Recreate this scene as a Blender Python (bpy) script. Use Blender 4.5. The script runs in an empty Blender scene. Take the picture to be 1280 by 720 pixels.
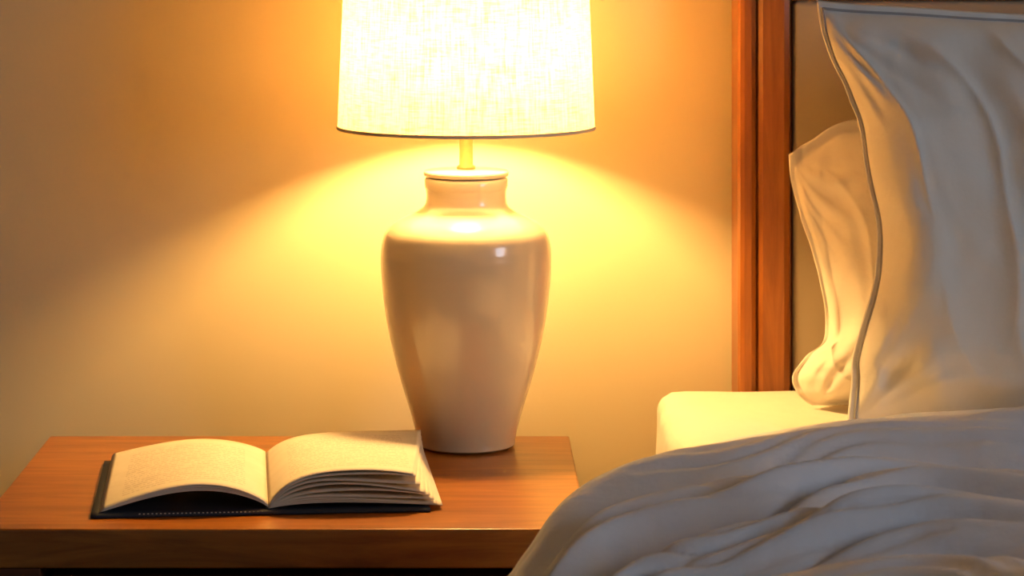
import bpy, math, bmesh
from mathutils import Vector, noise, Matrix
scene = bpy.context.scene
scene.view_settings.view_transform = 'Standard'
H = 1.328

# ------------------------------------------------------------- helpers
def link(o, parent=None):
    scene.collection.objects.link(o)
    if parent: o.parent = parent
    return o
def mesh_obj(name, verts, faces, mat=None, parent=None, smooth=True, loc=(0,0,0)):
    me = bpy.data.meshes.new(name)
    me.from_pydata([tuple(v) for v in verts], [], faces)
    bm = bmesh.new(); bm.from_mesh(me)
    bmesh.ops.remove_doubles(bm, verts=bm.verts, dist=1e-6)
    bmesh.ops.recalc_face_normals(bm, faces=bm.faces)
    bm.to_mesh(me); bm.free()
    for p in me.polygons: p.use_smooth = smooth
    o = bpy.data.objects.new(name, me)
    if mat: me.materials.append(mat)
    o.location = loc
    return link(o, parent)
def empty(name, loc=(0,0,0)):
    o = bpy.data.objects.new(name, None); o.empty_display_size = .05
    o.location = loc
    return link(o)
def tag(o, label, cat):
    o["label"] = label; o["category"] = cat
def box(name, x0,x1,y0,y1,z0,z1, mat, parent=None, bev=0.0, seg=3):
    bm = bmesh.new()
    bmesh.ops.create_cube(bm, size=1)
    for v in bm.verts:
        v.co = Vector(((x0+x1)/2+v.co.x*(x1-x0), (y0+y1)/2+v.co.y*(y1-y0), (z0+z1)/2+v.co.z*(z1-z0)))
    if bev: bmesh.ops.bevel(bm, geom=bm.edges[:], offset=bev, segments=seg, affect='EDGES', profile=.5)
    me = bpy.data.meshes.new(name); bm.to_mesh(me); bm.free()
    me.materials.append(mat)
    o = bpy.data.objects.new(name, me)
    if bev:
        for p in me.polygons: p.use_smooth = True
        m = o.modifiers.new('wn','WEIGHTED_NORMAL')
    if parent: 
        for v in me.vertices: v.co -= parent.location
    return link(o, parent)
def lathe(name, prof, mat, parent=None, n=96, loc=(0,0,0)):
    verts=[]; faces=[]
    m=len(prof)
    for i in range(n):
        a=2*math.pi*i/n
        for r,z in prof: verts.append((r*math.cos(a), r*math.sin(a), z))
    for i in range(n):
        j=(i+1)%n
        for k in range(m-1):
            faces.append((i*m+k, j*m+k, j*m+k+1, i*m+k+1))
    return mesh_obj(name, verts, faces, mat, parent, True, loc)
def catmull(pts, t):
    n=len(pts)-1; f=min(max(t,0),1)*n; i=min(int(f),n-1); u=f-i
    p1,p2=pts[i],pts[i+1]
    p0=pts[i-1] if i>0 else tuple(2*a-b for a,b in zip(p1,p2))
    p3=pts[i+2] if i+2<=n else tuple(2*b-a for a,b in zip(p1,p2))
    return tuple(0.5*((2*b)+(-a+c)*u+(2*a-5*b+4*c-d)*u*u+(-a+3*b-3*c+d)*u**3) for a,b,c,d in zip(p0,p1,p2,p3))
def smoothstep(a,b,x):
    t=min(max((x-a)/(b-a),0),1); return t*t*(3-2*t)
def tube(name, paths, r, mat, parent=None, n=8, loc=(0,0,0)):
    verts=[];faces=[]
    for pts in paths:
        pts=[Vector(p) for p in pts]; base=len(verts)
        for i,p in enumerate(pts):
            t=(pts[min(i+1,len(pts)-1)]-pts[max(i-1,0)]).normalized()
            up=Vector((0,1,0)) if abs(t.y)<.9 else Vector((1,0,0))
            a=t.cross(up).normalized(); b_=t.cross(a).normalized()
            for k in range(n):
                an=2*math.pi*k/n; verts.append(p+(a*math.cos(an)+b_*math.sin(an))*r)
        for i in range(len(pts)-1):
            for k in range(n):
                k2=(k+1)%n; faces.append((base+i*n+k,base+i*n+k2,base+(i+1)*n+k2,base+(i+1)*n+k))
        faces.append(tuple(base+k for k in range(n))); faces.append(tuple(base+(len(pts)-1)*n+k for k in range(n)))
    return mesh_obj(name,verts,faces,mat,parent,True,loc)

# ------------------------------------------------------------- materials
def newmat(name):
    m=bpy.data.materials.new(name); m.use_nodes=True
    nt=m.node_tree; return m, nt, nt.nodes['Principled BSDF']
def coords(nt, scale=(1,1,1), kind='Object'):
    tc=nt.nodes.new('ShaderNodeTexCoord'); mp=nt.nodes.new('ShaderNodeMapping')
    mp.inputs['Scale'].default_value=scale
    nt.links.new(tc.outputs[kind], mp.inputs['Vector']); return mp.outputs['Vector']
def noise_node(nt, vec, scale, detail=4, rough=.5, dist=0):
    n=nt.nodes.new('ShaderNodeTexNoise'); n.inputs['Scale'].default_value=scale
    n.inputs['Detail'].default_value=detail; n.inputs['Roughness'].default_value=rough
    n.inputs['Distortion'].default_value=dist
    nt.links.new(vec,n.inputs['Vector']); return n
def ramp(nt, fac, c0, c1, p0=.3, p1=.7):
    r=nt.nodes.new('ShaderNodeValToRGB')
    r.color_ramp.elements[0].position=p0; r.color_ramp.elements[0].color=(*c0,1)
    r.color_ramp.elements[1].position=p1; r.color_ramp.elements[1].color=(*c1,1)
    nt.links.new(fac,r.inputs['Fac']); return r.outputs['Color']
def bump(nt, h, strength, dist, normal=None):
    b=nt.nodes.new('ShaderNodeBump'); b.inputs['Strength'].default_value=strength
    b.inputs['Distance'].default_value=dist
    nt.links.new(h,b.inputs['Height'])
    if normal: nt.links.new(normal,b.inputs['Normal'])
    return b.outputs['Normal']
def math_node(nt, op, a, b=None):
    n=nt.nodes.new('ShaderNodeMath'); n.operation=op
    for i,x in enumerate((a,b)):
        if x is None: continue
        if isinstance(x,(int,float)): n.inputs[i].default_value=x
        else: nt.links.new(x,n.inputs[i])
    return n.outputs[0]

def paint_mat(name, c0, c1, rough=.85):
    m,nt,b=newmat(name); v=coords(nt)
    n=noise_node(nt,v,3,3); nt.links.new(ramp(nt,n.outputs['Fac'],c0,c1),b.inputs['Base Color'])
    n2=noise_node(nt,v,260,3); nt.links.new(bump(nt,n2.outputs['Fac'],.12,.001),b.inputs['Normal'])
    b.inputs['Roughness'].default_value=rough
    return m
def wood_mat(name, c0, c1, stretch, rough=.35):
    m,nt,b=newmat(name); v=coords(nt, stretch)
    n=noise_node(nt,v,5,9,.65,.8)
    nt.links.new(ramp(nt,n.outputs['Fac'],c0,c1,.36,.66),b.inputs['Base Color'])
    n2=noise_node(nt,v,40,4,.6)
    nt.links.new(bump(nt,n2.outputs['Fac'],.15,.0006),b.inputs['Normal'])
    b.inputs['Roughness'].default_value=rough
    return m
def cloth_mat(name, col, weave=900, wr=.25, rough=.9, st=(1,1,1)):
    m,nt,b=newmat(name); v=coords(nt)
    n=noise_node(nt,v,7,5,.55)
    c1=col; c0=tuple(x*.95 for x in col)
    nt.links.new(ramp(nt,n.outputs['Fac'],c0,c1),b.inputs['Base Color'])
    nb=bump(nt,n.outputs['Fac'],wr,.02)
    n3=noise_node(nt,coords(nt,st),12,3,.5,.7); nb=bump(nt,n3.outputs['Fac'],wr*.7,.010,nb)
    n2=noise_node(nt,v,weave,2); nb=bump(nt,n2.outputs['Fac'],.2,.0006,nb)
    nt.links.new(nb,b.inputs['Normal'])
    b.inputs['Roughness'].default_value=rough
    b.inputs['Sheen Weight'].default_value=.12
    b.inputs['Specular IOR Level'].default_value=.2
    return m
def plain(name, col, rough=.5, metal=0, bs=200):
    m,nt,b=newmat(name); v=coords(nt); n=noise_node(nt,v,bs,3)
    nt.links.new(ramp(nt,n.outputs['Fac'],tuple(x*.9 for x in col),col),b.inputs['Base Color'])
    b.inputs['Roughness'].default_value=rough; b.inputs['Metallic'].default_value=metal
    return m

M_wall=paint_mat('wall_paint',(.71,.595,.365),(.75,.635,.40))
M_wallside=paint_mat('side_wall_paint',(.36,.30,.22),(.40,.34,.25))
M_ceil=paint_mat('ceiling_paint',(.34,.31,.26),(.38,.35,.30))
M_floor=wood_mat('floor_wood',(.10,.05,.025),(.18,.09,.04),(4,1,1))
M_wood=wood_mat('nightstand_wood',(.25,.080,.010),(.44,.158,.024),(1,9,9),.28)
M_woodd=wood_mat('nightstand_shaded_wood',(.095,.027,.007),(.17,.052,.012),(1,9,9),.4)  # nightstand wood darkened: shade away from the lamp put into the colour
M_post=wood_mat('headboard_wood',(.22,.066,.009),(.35,.112,.018),(9,9,.8),.32)
M_rail=wood_mat('headboard_rail_wood',(.28,.11,.03),(.36,.15,.045),(.8,9,9),.45)
M_pad=cloth_mat('headboard_fabric',(.40,.33,.24),700,.1)
M_sheet=cloth_mat('sheet_cotton',(.84,.78,.67),900,.25)
M_pilA=cloth_mat('pillow_linen',(.79,.76,.70),900,.32,st=(1.3,1,.6))
M_pilB=cloth_mat('pillow_cotton',(.82,.76,.67),900,.25,st=(1.3,1,.6))
M_pipe=cloth_mat('pillow_piping_shade',(.38,.36,.35),900,.1)  # seam piping darkened: the flange's shadow line is put into its colour
M_duvet=cloth_mat('duvet_linen',(.76,.78,.82),800,.42,st=(.4,1.6,1))
M_brass=plain('brass',(.40,.19,.06),.55,.6)
M_navy=plain('book_cover',(.020,.030,.048),.5)
M_stitch=plain('stitch_thread',(.6,.55,.48),.8)

# ceramic
M_cer,nt,b=newmat('ceramic_glaze'); v=coords(nt)
n=noise_node(nt,v,5,4); nt.links.new(ramp(nt,n.outputs['Fac'],(.69,.565,.385),(.74,.615,.435)),b.inputs['Base Color'])
n2=noise_node(nt,coords(nt,(1,1,14)),6,3); nt.links.new(bump(nt,n2.outputs['Fac'],.06,.003),b.inputs['Normal'])
b.inputs['Roughness'].default_value=.3; b.inputs['Coat Weight'].default_value=.9; b.inputs['Coat Roughness'].default_value=.10; b.inputs['Coat IOR'].default_value=1.6

# page paper with faint line texture
M_page,nt,b=newmat('page_paper'); v=coords(nt)
n=noise_node(nt,v,30,3); base=ramp(nt,n.outputs['Fac'],(.74,.66,.52),(.80,.72,.58))
sep=nt.nodes.new('ShaderNodeSeparateXYZ'); nt.links.new(v,sep.inputs[0])
st=math_node(nt,'GREATER_THAN',math_node(nt,'SINE',math_node(nt,'MULTIPLY',sep.outputs['Y'],2*math.pi/.0125)),.25)
nn=noise_node(nt,coords(nt,(300,80,1)),1,2,.6)
wd=math_node(nt,'GREATER_THAN',nn.outputs['Fac'],.47)
ax=math_node(nt,'ABSOLUTE',sep.outputs['X'])
m1=math_node(nt,'MULTIPLY',math_node(nt,'GREATER_THAN',ax,.028),math_node(nt,'LESS_THAN',ax,.182))
m2=math_node(nt,'MULTIPLY',math_node(nt,'GREATER_THAN',sep.outputs['Y'],.035),math_node(nt,'LESS_THAN',sep.outputs['Y'],.29))
msk=math_node(nt,'MULTIPLY',math_node(nt,'MULTIPLY',st,wd),math_node(nt,'MULTIPLY',m1,m2))
mix=nt.nodes.new('ShaderNodeMix'); mix.data_type='RGBA'
nt.links.new(math_node(nt,'MULTIPLY',msk,.30),mix.inputs['Factor'])
nt.links.new(base,mix.inputs['A']); mix.inputs['B'].default_value=(.25,.19,.13,1)
nt.links.new(mix.outputs['Result'],b.inputs['Base Color'])
b.inputs['Roughness'].default_value=.85

# lamp shade
M_shade=bpy.data.materials.new('lamp_shade_linen'); M_shade.use_nodes=True
nt=M_shade.node_tree; nt.nodes.clear()
out=nt.nodes.new('ShaderNodeOutputMaterial')
va=coords(nt,(45,45,600)); vb=coords(nt,(380,380,20))
na=noise_node(nt,va,1,3,.6); nb_=noise_node(nt,vb,1,3,.6)
hf=math_node(nt,'MULTIPLY',math_node(nt,'ADD',na.outputs['Fac'],nb_.outputs['Fac']),.5)
col=ramp(nt,hf,(.31,.19,.075),(.82,.60,.33),.36,.57)
tr=nt.nodes.new('ShaderNodeBsdfTranslucent'); df=nt.nodes.new('ShaderNodeBsdfDiffuse')
nt.links.new(col,tr.inputs['Color']); df.inputs['Color'].default_value=(.85,.78,.66,1)
mx=nt.nodes.new('ShaderNodeMixShader'); mx.inputs[0].default_value=.45
nt.links.new(tr.outputs[0],mx.inputs[1]); nt.links.new(df.outputs[0],mx.inputs[2])
nt.links.new(mx.outputs[0],out.inputs['Surface'])
M_trim=cloth_mat('shade_hem_linen',(.80,.66,.46),700,.05)

M_bulb=bpy.data.materials.new('bulb_glow'); M_bulb.use_nodes=True
nt=M_bulb.node_tree; nt.nodes.clear()
out=nt.nodes.new('ShaderNodeOutputMaterial'); em=nt.nodes.new('ShaderNodeEmission')
em.inputs['Color'].default_value=(1,.58,.19,1); em.inputs['Strength'].default_value=720
nt.links.new(em.outputs[0],out.inputs['Surface'])

# ------------------------------------------------------------- room
def struct(o): o["kind"]="structure"; return o
struct(box('wall_back',-2.4,3.2,3.86,3.96,0,2.6,M_wall))
struct(box('wall_left',-2.5,-2.4,-1.5,3.96,0,2.6,M_wallside))
struct(box('wall_right',3.2,3.3,-1.5,3.96,0,2.6,M_wallside))
struct(box('floor',-2.5,3.3,-1.5,3.96,-.1,0,M_floor))
struct(box('ceiling',-2.5,3.3,-1.5,3.96,2.6,2.7,M_ceil))
struct(box('baseboard_back',-2.4,3.2,3.845,3.86,0,.1,M_ceil,bev=.003))

# ------------------------------------------------------------- nightstand
ns=empty('nightstand',(-.2215,3.385,0)); tag(ns,'warm brown wooden nightstand holding a lamp and open book','nightstand')
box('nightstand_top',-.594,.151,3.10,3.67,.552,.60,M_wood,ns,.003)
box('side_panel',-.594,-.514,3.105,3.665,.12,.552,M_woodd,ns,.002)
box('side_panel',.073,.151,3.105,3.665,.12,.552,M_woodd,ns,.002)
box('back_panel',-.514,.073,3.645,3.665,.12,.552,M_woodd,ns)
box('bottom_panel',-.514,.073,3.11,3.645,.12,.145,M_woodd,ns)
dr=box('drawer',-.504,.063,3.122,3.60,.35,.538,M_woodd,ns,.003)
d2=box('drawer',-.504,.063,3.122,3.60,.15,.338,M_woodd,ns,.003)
for zz in (.444,.244):
    k=lathe('knob',[(0,0),(.006,0),(.006,.012),(.014,.018),(.015,.024),(.010,.030),(0,.031)],M_brass,None,32)
    k.rotation_euler=(math.pi/2,0,0)
    k.parent = dr if zz>.3 else d2
    k.location=(-.2205+.2215,3.1225-3.385,zz)
for x in (-.585,.103):
    for y in (3.115,3.615):
        box('leg',x,x+.04,y,y+.04,0,.12,M_woodd,ns,.003)

# ------------------------------------------------------------- lamp
LX=.003; LY=3.6
lamp=empty('table_lamp',(LX,LY,.60)); tag(lamp,'lit table lamp with cream ceramic vase base and linen drum shade','lamp')
s=3.6/3200
def rz(hw,y): return (hw*s, H-(y+90)*s-.60)
ctrl=[(61,556),(62,545),(66,528),(73,503),(82,474),(91,440),(98,408),(103,376),(106,346),(107,322),(105.5,304),(101,290),(91,279),(75,270),(60,263),(52,256),(50,246),(50.5,236)]
cp=[rz(a,b_) for a,b_ in ctrl]
body=[(0,.0),(.060,.0),(.066,.002)]
for i in range(140): 
    r_,z_=catmull(cp,i/139)
    yy=(H-(z_+.6))/s-90
    if 300<yy<345: r_+=.00010*math.sin(z_*520)*smoothstep(300,310,yy)*(1-smoothstep(330,345,yy))
    body.append((r_,max(z_,.004)))
zt=cp[-1][1]
body+= [(.0575,zt+.001),(.0585,zt+.004),(.0585,zt+.013),(.0565,zt+.016),(.052,zt+.017)]
body+= [(.050,zt+.0175),(.050,zt+.0),(.045,zt-.02),(.0,zt-.02)]
lathe('lamp_base',body,M_cer,lamp,128)
zc=zt+.0178
lathe('cap',[(0,zc-.001),(.052,zc-.001),(.0595,zc+.001),(.0600,zc+.005),(.0585,zc+.008),(.012,zc+.010),(0,zc+.010)],M_cer,lamp,96)
zcap=zc+.010; zbulb=1.170-.60
lathe('stem',[(0,zcap-.002),(.013,zcap-.002),(.013,zcap+.004),(.0095,zcap+.006),(.0095,zbulb-.085),(.018,zbulb-.08),(.019,zbulb-.045),(.014,zbulb-.035),(0,zbulb-.035)],M_brass,lamp,32)
# shade
zs0=1.0465-.60; hs=.266
def shr(z): return .1808-(z-zs0)*.0415
outer=[]; N=24
for i in range(N+1):
    z=zs0+hs*i/N; outer.append((shr(z),z))
shade=lathe('lamp_shade',outer,M_shade,lamp,160)
shade["label"]="off-white linen drum shade glowing warm"
for z in (zs0,zs0+hs-.004):
    r_=shr(z+.002)
    lathe('shade_trim',[(r_+.0004,z-.0008),(r_+.0012,z),(r_+.0012,z+.0032),(r_+.0004,z+.004),(r_-.0010,z+.0032),(r_-.0010,z),(r_+.0004,z-.0008)],M_trim,shade,160)
# bulb
bm=bmesh.new(); bmesh.ops.create_uvsphere(bm,u_segments=32,v_segments=16,radius=.037)
for v_ in bm.verts:
    if v_.co.z<0: v_.co.z*=1.1; 
me=bpy.data.meshes.new('light_bulb'); bm.to_mesh(me); bm.free(); me.materials.append(M_bulb)
for p in me.polygons: p.use_smooth=True
bo=bpy.data.objects.new('light_bulb',me); bo.location=(0,0,zbulb); link(bo,lamp)
# harp + spider
pts=[(-.012,0,zbulb-.06),(-.045,0,zbulb-.045),(-.055,0,zbulb),(-.05,0,zbulb+.06),(-.03,0,zbulb+.115),(0,0,zbulb+.13),(.03,0,zbulb+.115),(.05,0,zbulb+.06),(.055,0,zbulb),(.045,0,zbulb-.045),(.012,0,zbulb-.06)]
paths=[[catmull(pts,i/60) for i in range(61)]]
for a in range(3):
    an=a*2*math.pi/3+.3; rr=shr(zbulb+.13)-.001
    paths.append([(0,0,zbulb+.128),(rr*.5*math.cos(an),rr*.5*math.sin(an),zbulb+.128),(rr*math.cos(an),rr*math.sin(an),zbulb+.128)])
tube('harp',paths,.0016,M_brass,lamp)

# ------------------------------------------------------------- book
book=empty('open_book',(-.244,3.185,.6005)); book.rotation_euler=(0,0,math.radians(5.0))
tag(book,'open book with cream pages and dark cover on nightstand','book')
L=.325; W=.208
def sheet(name, fn, mat, parent, th=.0006, nx=40, ny=16):
    verts=[];faces=[]
    for j in range(ny+1):
        for i in range(nx+1):
            verts.append(fn(i/nx,j/ny))
    for j in range(ny):
        for i in range(nx):
            a=j*(nx+1)+i; faces.append((a,a+1,a+nx+2,a+nx+1))
    o=mesh_obj(name,verts,faces,mat,parent)
    m=o.modifiers.new('sol','SOLIDIFY'); m.thickness=th; m.offset=0
    return o
cov=sheet('cover',lambda u,v:(-(W+.010)+u*(2*W+.004), -.013+v*(L+.001), .0020+.0010*math.exp(-(((u-.5)*30)**2))),M_navy,book,.0034)
bm=bmesh.new()
for i in range(30):
    x=-W+.05+i*.0052
    r=bmesh.ops.create_icosphere(bm,subdivisions=1,radius=.0011)
    for v_ in r['verts']: v_.co=Vector((x+v_.co.x*1.3,-.0120+v_.co.y*.6,.0040+v_.co.z))
me=bpy.data.meshes.new('stitching'); bm.to_mesh(me); bm.free(); me.materials.append(M_stitch)
st=bpy.data.objects.new('stitching',me); link(st,cov); st["kind"]="stuff"
def left_page(h,w,z0):
    def f(u,v):
        x=-u*w
        a=math.sin(math.pi*min(1,u**.80))*h*(1.18-.40*v)
        z=z0+a+.003*(1-u)+.004*u*v
        return (x, v*L, z)
    return f
for i,(h,z0) in enumerate([(.0195,.0046),(.0208,.0052),(.0222,.0060),(.0236,.0068)]):
    sheet('page',left_page(h,W-.0008*i,z0),M_page,book,.0006)
def right_page(k):
    def f(u,v):
        rise=(1-math.exp(-u*(4.5+3*k)))
        peak=(.010+.037*k)*(1-.38*v)
        z=.0052+.0015*k+peak*rise*(1-(1-k)**1.6*u**1.5*.98)
        z-=.011*k*u*u*(1-v)
        z+=.006*math.sin(k*11+u*4)*u*(1-u*.6)*(1-v)*min(1,k*4)
        x=u*(W+.010)*(1-.02*k)-.032*k*u*u*(1-v)
        return (x, v*L, max(z,.0050))
    return f
for k in (0,.07,.16,.28,.42,.58,.76,.92,1.0):
    sheet('page',right_page(k),M_page,book,.0006)

# ------------------------------------------------------------- bed
bed=empty('bed',(1.04,2.75,0)); tag(bed,'bed with brown wooden headboard and padded fabric panel','bed')
prof=[(.4010,3.835),(.4010,3.750),(.404,3.742),(.410,3.740),(.420,3.740),(.4265,3.744),(.4285,3.750),(.431,3.744),(.437,3.741),(.468,3.741),(.476,3.744),(.479,3.752),(.479,3.835)]
def extrude_post(name,prof,z0,z1,parent,mirror=None):
    verts=[];faces=[];n=len(prof)
    for z in (z0,z1):
        for x,y in prof:
            if mirror: x=mirror-x
            verts.append((x-parent.location.x,y-parent.location.y,z))
    for i in range(n):
        j=(i+1)%n; faces.append((i,j,n+j,n+i))
    faces.append(tuple(range(n))); faces.append(tuple(range(n,2*n)))
    return mesh_obj(name,verts,faces,M_post,parent,False)
box('headboard',.479,1.60,3.775,3.83,.30,1.215,M_post,bed)
for mir in (None,2.08):
    extrude_post('headboard_post',prof,0,1.36,bed,mir)
box('headboard_rail',.479,1.60,3.745,3.835,1.222,1.33,M_rail,bed,.004)
box('headboard_panel',.483,1.596,3.748,3.775,.35,1.221,M_pad,bed,.008,5)
box('bed_frame',.33,1.75,1.75,3.735,.16,.36,M_post,bed,.008)
for x in (.36,1.66):
    for y in (1.8,3.64):
        box('bed_leg',x,x+.06,y,y+.06,0,.16,M_post,bed,.004)

def mattress():
    x0,x1,y0,y1,z0,z1=.277,1.80,1.72,3.733,.362,.660
    bm=bmesh.new(); bmesh.ops.create_cube(bm,size=1)
    bmesh.ops.subdivide_edges(bm,edges=bm.edges[:],cuts=70,use_grid_fill=True)
    sx,sy,sz=(x1-x0)/2,(y1-y0)/2,(z1-z0)/2; R=.030
    for v_ in bm.verts:
        p=Vector((v_.co.x*2*sx,v_.co.y*2*sy,v_.co.z*2*sz))
        q=Vector((max(-sx+R,min(sx-R,p.x)),max(-sy+R,min(sy-R,p.y)),max(-sz+R,min(sz-R,p.z))))
        d=p-q
        if d.length>1e-7: p=q+d.normalized()*R
        w=noise.noise(Vector((p.x*6,p.y*5,p.z*8)))*.006+noise.noise(Vector((p.x*4,p.y*22,p.z*5)))*.003
        if p.z<sz-.001: p.x+= w*1.5*(1 if p.x>0 else -1)
        if p.z>sz-.03: p.z+= -.002+.003*noise.noise(Vector((p.x*9,p.y*16,3)))
        v_.co=p
    me=bpy.data.meshes.new('mattress'); bm.to_mesh(me); bm.free(); me.materials.append(M_sheet)
    for p in me.polygons: p.use_smooth=True
    o=bpy.data.objects.new('mattress',me); o.location=((x0+x1)/2,(y0+y1)/2,(z0+z1)/2)
    tag(o,'thick mattress in a cream fitted sheet on bed','mattress'); return link(o)
mattress()

# duvet
DP=[(.10,.17,2.88),(.055,.26,2.88),(.03,.36,2.89),(.022,.46,2.90),(.035,.535,2.92),(.0645,.581,2.95),(.0835,.597,2.97),(.1125,.616,3.00),(.147,.639,3.04),(.173,.652,3.07),(.213,.667,3.10),(.264,.682,3.13),(.315,.694,3.15),(.416,.709,3.17),(.568,.720,3.19),(.70,.727,3.2),(.9,.733,3.2),(1.1,.735,3.2),(1.3,.735,3.2),(1.5,.735,3.19),(1.7,.728,3.18),(1.82,.72,3.15),(1.90,.65,3.12),(1.93,.5,3.1),(1.93,.35,3.1),(1.92,.17,3.1)]
def crease(x,a=.75,b_=.9):
    x=x-math.floor(x)
    return math.sin(math.pi*x**a)**b_
def duvet():
    fine=[Vector(catmull(DP,i/800)) for i in range(801)]
    acc=[0]
    for a,b_ in zip(fine,fine[1:]): acc.append(acc[-1]+(a-b_).length)
    tot=acc[-1]; NU=360; rows=[]; k=0
    for i in range(NU+1):
        t=tot*i/NU
        while k<799 and acc[k+1]<t: k+=1
        f=(t-acc[k])/max(acc[k+1]-acc[k],1e-9)
        rows.append(fine[k].lerp(fine[k+1],min(max(f,0),1)))
    verts=[];faces=[]
    R=.045; YF=1.62
    NR=10; NV=400
    for i,p in enumerate(rows):
        a=rows[max(i-1,0)]; c=rows[min(i+1,NU)]
        tx,tz=c.x-a.x,c.y-a.y; l=math.hypot(tx,tz); n_=Vector((-tz/l,0,tx/l))
        u=tot*i/NU; Ye=p.z
        wob=.012*noise.noise(Vector((u*5,3.3,0)))
        for j in range(NR+NV+1+NR):
            if j<NR:
                th=(1-j/NR)*math.pi*.60; off=-R*(1-math.cos(th)); yy=Ye+R*math.sin(th)*.8; dist=0
            elif j<=NR+NV:
                yy=Ye-(Ye-YF)*(j-NR)/NV; off=0; dist=Ye-yy
            else:
                th=((j-NR-NV)/NR)*math.pi*.60; off=-R*(1-math.cos(th)); yy=YF-R*math.sin(th)*.8; dist=Ye-YF
            q=dist*(1+.30*math.sin(u*2.4+.5))+.20*noise.noise(Vector((u*1.9,dist*1.1,7)))+.04*noise.noise(Vector((u*4.5,dist*3,2)))
            fade=smoothstep(0.01,.12,dist)*.92+.08
            amp=max(.3,1.0+1.3*noise.noise(Vector((u*2.4,dist*2,11))))
            f1=.064*(crease(q/.22+.30)-.6)*amp
            q2=q+.16*noise.noise(Vector((u*2.6,dist*2.5,21)))+.10*u
            a2=max(0,.6+2.2*noise.noise(Vector((u*2.6,dist*3.5,31))))
            f2=.026*(crease(q2/.090)-.6)*a2
            a3=max(0,.35+2.0*noise.noise(Vector((u*4.0,dist*5,41))))
            q3=q2+.06*noise.noise(Vector((u*7,dist*4,51)))-.15*u
            f3=.010*(crease(q3/.036)-.6)*a3
            big=.028*noise.noise(Vector((u*2.5,dist*3.2,9)))
            side=.5+.5*smoothstep(.2,.6,u)
            d=(f1*side+big)*fade+(f2+f3)*(fade)+.004*noise.noise(Vector((u*12,dist*10,3)))
            if d<-.012: d=-.012-.018*(1-math.exp((d+.012)/.018))
            verts.append(Vector((p.x,yy+wob,p.y))+n_*(off+d))
    M=NR+NV+1+NR
    for i in range(NU):
        for j in range(M-1):
            a=i*M+j; faces.append((a,a+1,a+M+1,a+M))
    c=Vector((1.0,2.4,.7))
    o=mesh_obj('duvet',[v-c for v in verts],faces,M_duvet,None,True,c)
    me=o.data
    mid=min(me.polygons,key=lambda p:(p.center-Vector((0,0,.03))).length)
    if mid.normal.z<0: me.flip_normals()
    m=o.modifiers.new('sol','SOLIDIFY'); m.thickness=.006; m.offset=-1
    tag(o,'rumpled white linen duvet spread over the bed','duvet')
    return o
duvet()

def pillow(name, left, top, right, bottom, Y0, tilt, T, mat, seed, label, flange=.02, wr=1.0, NS=180, NT=160, pipe=False):
    verts=[];faces=[]
    c00=left[0];c01=left[-1];c10=right[0];c11=right[-1]
    zb=.66
    tiltv=math.atan(tilt); nrm=Vector((0,-math.cos(tiltv),math.sin(tiltv)))
    cx=sum(p[0] for p in (c00,c01,c10,c11))/4; cz=sum(p[1] for p in (c00,c01,c10,c11))/4
    cen=Vector((cx,Y0+tilt*(cz-zb),cz))
    def prof(s):
        s2=min(s,1-s); 
        if s2<flange: return 0
        x=min((s2-flange)/(.5-flange),1)
        return (1-(1-x)**2.6)**.62
    rim={}
    for side in (1,-1):
        for j in range(NT+1):
            t=j/NT
            Lp=catmull(left,t); Rp=catmull(right,t)
            for i in range(NS+1):
                s=i/NS
                Tp=catmull(top,s); Bp=catmull(bottom,s)
                q=[]
                for k in (0,1):
                    q.append((1-s)*Lp[k]+s*Rp[k]+(1-t)*Bp[k]+t*Tp[k]-((1-s)*(1-t)*c00[k]+s*(1-t)*c10[k]+(1-s)*t*c01[k]+s*t*c11[k]))
                h=prof(s)*prof(t)
                hh=T*h
                e=smoothstep(0,.12,min(s,1-s,t,1-t))
                pk=0
                ds=min(s,1-s); dt=min(t,1-t)
                pk+=.012*noise.noise(Vector((ds*4,t*12+seed,side)))*math.exp(-ds*6)
                pk+=.012*noise.noise(Vector((s*12+seed,dt*4,side+5)))*math.exp(-dt*6)
                for (cs,ct) in ((0,0),(0,1),(1,0),(1,1)):
                    r=math.hypot(s-cs,t-ct); a=math.atan2(abs(t-ct),abs(s-cs)+1e-6)
                    pk+=.016*noise.noise(Vector((a*5+seed+cs*9+ct*5,r*1.5,side)))*math.exp(-((r-.24)/.2)**2)
                pk+=.026*noise.noise(Vector((s*3.4+seed,t*1.8,side*2)))
                pk+=.009*noise.noise(Vector((s*9+t*2+seed,t*3-s*1,side*3+1)))
                ridge=1-abs(noise.noise(Vector((s*5+t*1+seed*2,t*2.2,side+8))))*3.5
                pk+=.008*max(ridge,0)**2
                hh+=pk*wr*e*min(1,h*2)
                fl=.004*noise.noise(Vector((s*14,t*14,seed)))
                wx=.003*noise.noise(Vector((s*9,t*11,seed+3)))*(1-e)
                pos=Vector((q[0]+wx,Y0+tilt*(q[1]-zb)+fl,q[1]))+nrm*(side*max(hh,.0012 if 0<i<NS and 0<j<NT else 0))
                verts.append(pos-cen)
                if side==1: rim[(i,j)]=pos-cen
    K=(NS+1)*(NT+1)
    for b0 in (0,K):
        for j in range(NT):
            for i in range(NS):
                a=b0+j*(NS+1)+i; faces.append((a,a+1,a+NS+2,a+NS+1))
    o=mesh_obj(name,verts,faces,mat,None,True,cen)
    tag(o,label,'pillow')
    if pipe:
        fi=max(1,int(flange*NS)); fj=max(1,int(flange*NT))
        loop=[rim[(fi,j)] for j in range(fj,NT-fj+1)]+[rim[(i,NT-fj)] for i in range(fi+1,NS-fi+1)]+[rim[(NS-fi,j)] for j in range(NT-fj-1,fj-1,-1)]+[rim[(i,fj)] for i in range(NS-fi-1,fi-1,-1)]
        loop=[p+nrm*.001 for p in loop]
        tube('piping_shade_line',[loop],.0018,M_pipe,o)
    return o
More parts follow.
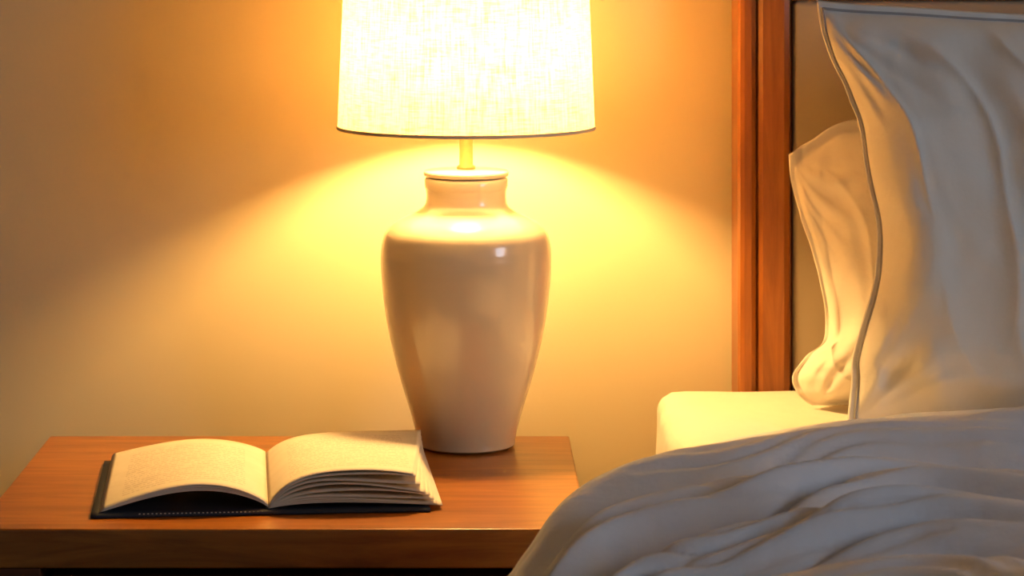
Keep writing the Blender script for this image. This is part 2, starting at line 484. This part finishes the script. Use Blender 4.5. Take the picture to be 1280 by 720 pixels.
pillow('pillow',
  left=[(.500,.668),(.507,.73),(.5134,.773),(.5366,.844),(.5494,.916),(.537,.988),(.5275,1.062),(.511,1.114),(.488,1.167),(.4757,1.231)],
  top=[(.4757,1.231),(.52,1.226),(.592,1.222),(.68,1.216),(.753,1.212),(.90,1.205),(1.06,1.215),(1.20,1.24)],
  right=[(1.19,.668),(1.165,.80),(1.155,.95),(1.16,1.1),(1.20,1.24)],
  bottom=[(.500,.668),(.62,.672),(.8,.676),(1.0,.676),(1.19,.668)],
  Y0=3.345,tilt=.2,T=.095,mat=M_pilA,seed=2.3,label='large off-white linen pillow propped upright at the front',flange=.024,wr=1.0,pipe=True)
pillow('pillow',
  left=[(.484,.663),(.4649,.678),(.4586,.7026),(.4772,.730),(.506,.758),(.4985,.83),(.486,.885),(.4666,.941),(.4588,1.008)],
  top=[(.4588,1.008),(.49,1.028),(.549,1.056),(.68,1.06),(.85,1.055),(1.0,1.05),(1.1,1.06)],
  right=[(1.1,.663),(1.075,.76),(1.07,.9),(1.1,1.06)],
  bottom=[(.484,.663),(.6,.664),(.8,.665),(1.1,.663)],
  Y0=3.565,tilt=.15,T=.075,mat=M_pilB,seed=5.1,label='smaller cream cotton pillow leaning behind the large pillow',flange=.03,wr=.85)

# ------------------------------------------------------------- light
w=bpy.data.worlds.new('world'); scene.world=w; w.use_nodes=True
bg=w.node_tree.nodes['Background']; bg.inputs['Color'].default_value=(.70,.79,1,1); bg.inputs['Strength'].default_value=.12
al=bpy.data.lights.new('cool_fill','AREA'); al.shape='RECTANGLE'; al.size=1.0; al.size_y=1.2  # added cool fill for duvet and pillows; no window stands here
al.energy=30; al.color=(.70,.82,1)
ao=bpy.data.objects.new('cool_fill',al); ao.location=(3.0,.9,1.7); link(ao)
d=Vector((.8,2.7,.6))-ao.location; ao.rotation_euler=d.to_track_quat('-Z','Y').to_euler()

# ------------------------------------------------------------- camera
cam=bpy.data.cameras.new('camera'); cam.sensor_fit='HORIZONTAL'; cam.sensor_width=36; cam.lens=90
cam.shift_x=60/1280; cam.shift_y=-450/1280
cam.dof.use_dof=True; cam.dof.focus_distance=3.35; cam.dof.aperture_fstop=9
co=bpy.data.objects.new('camera',cam); co.location=(0,0,H); co.rotation_euler=(math.pi/2,0,0); link(co)
scene.camera=co
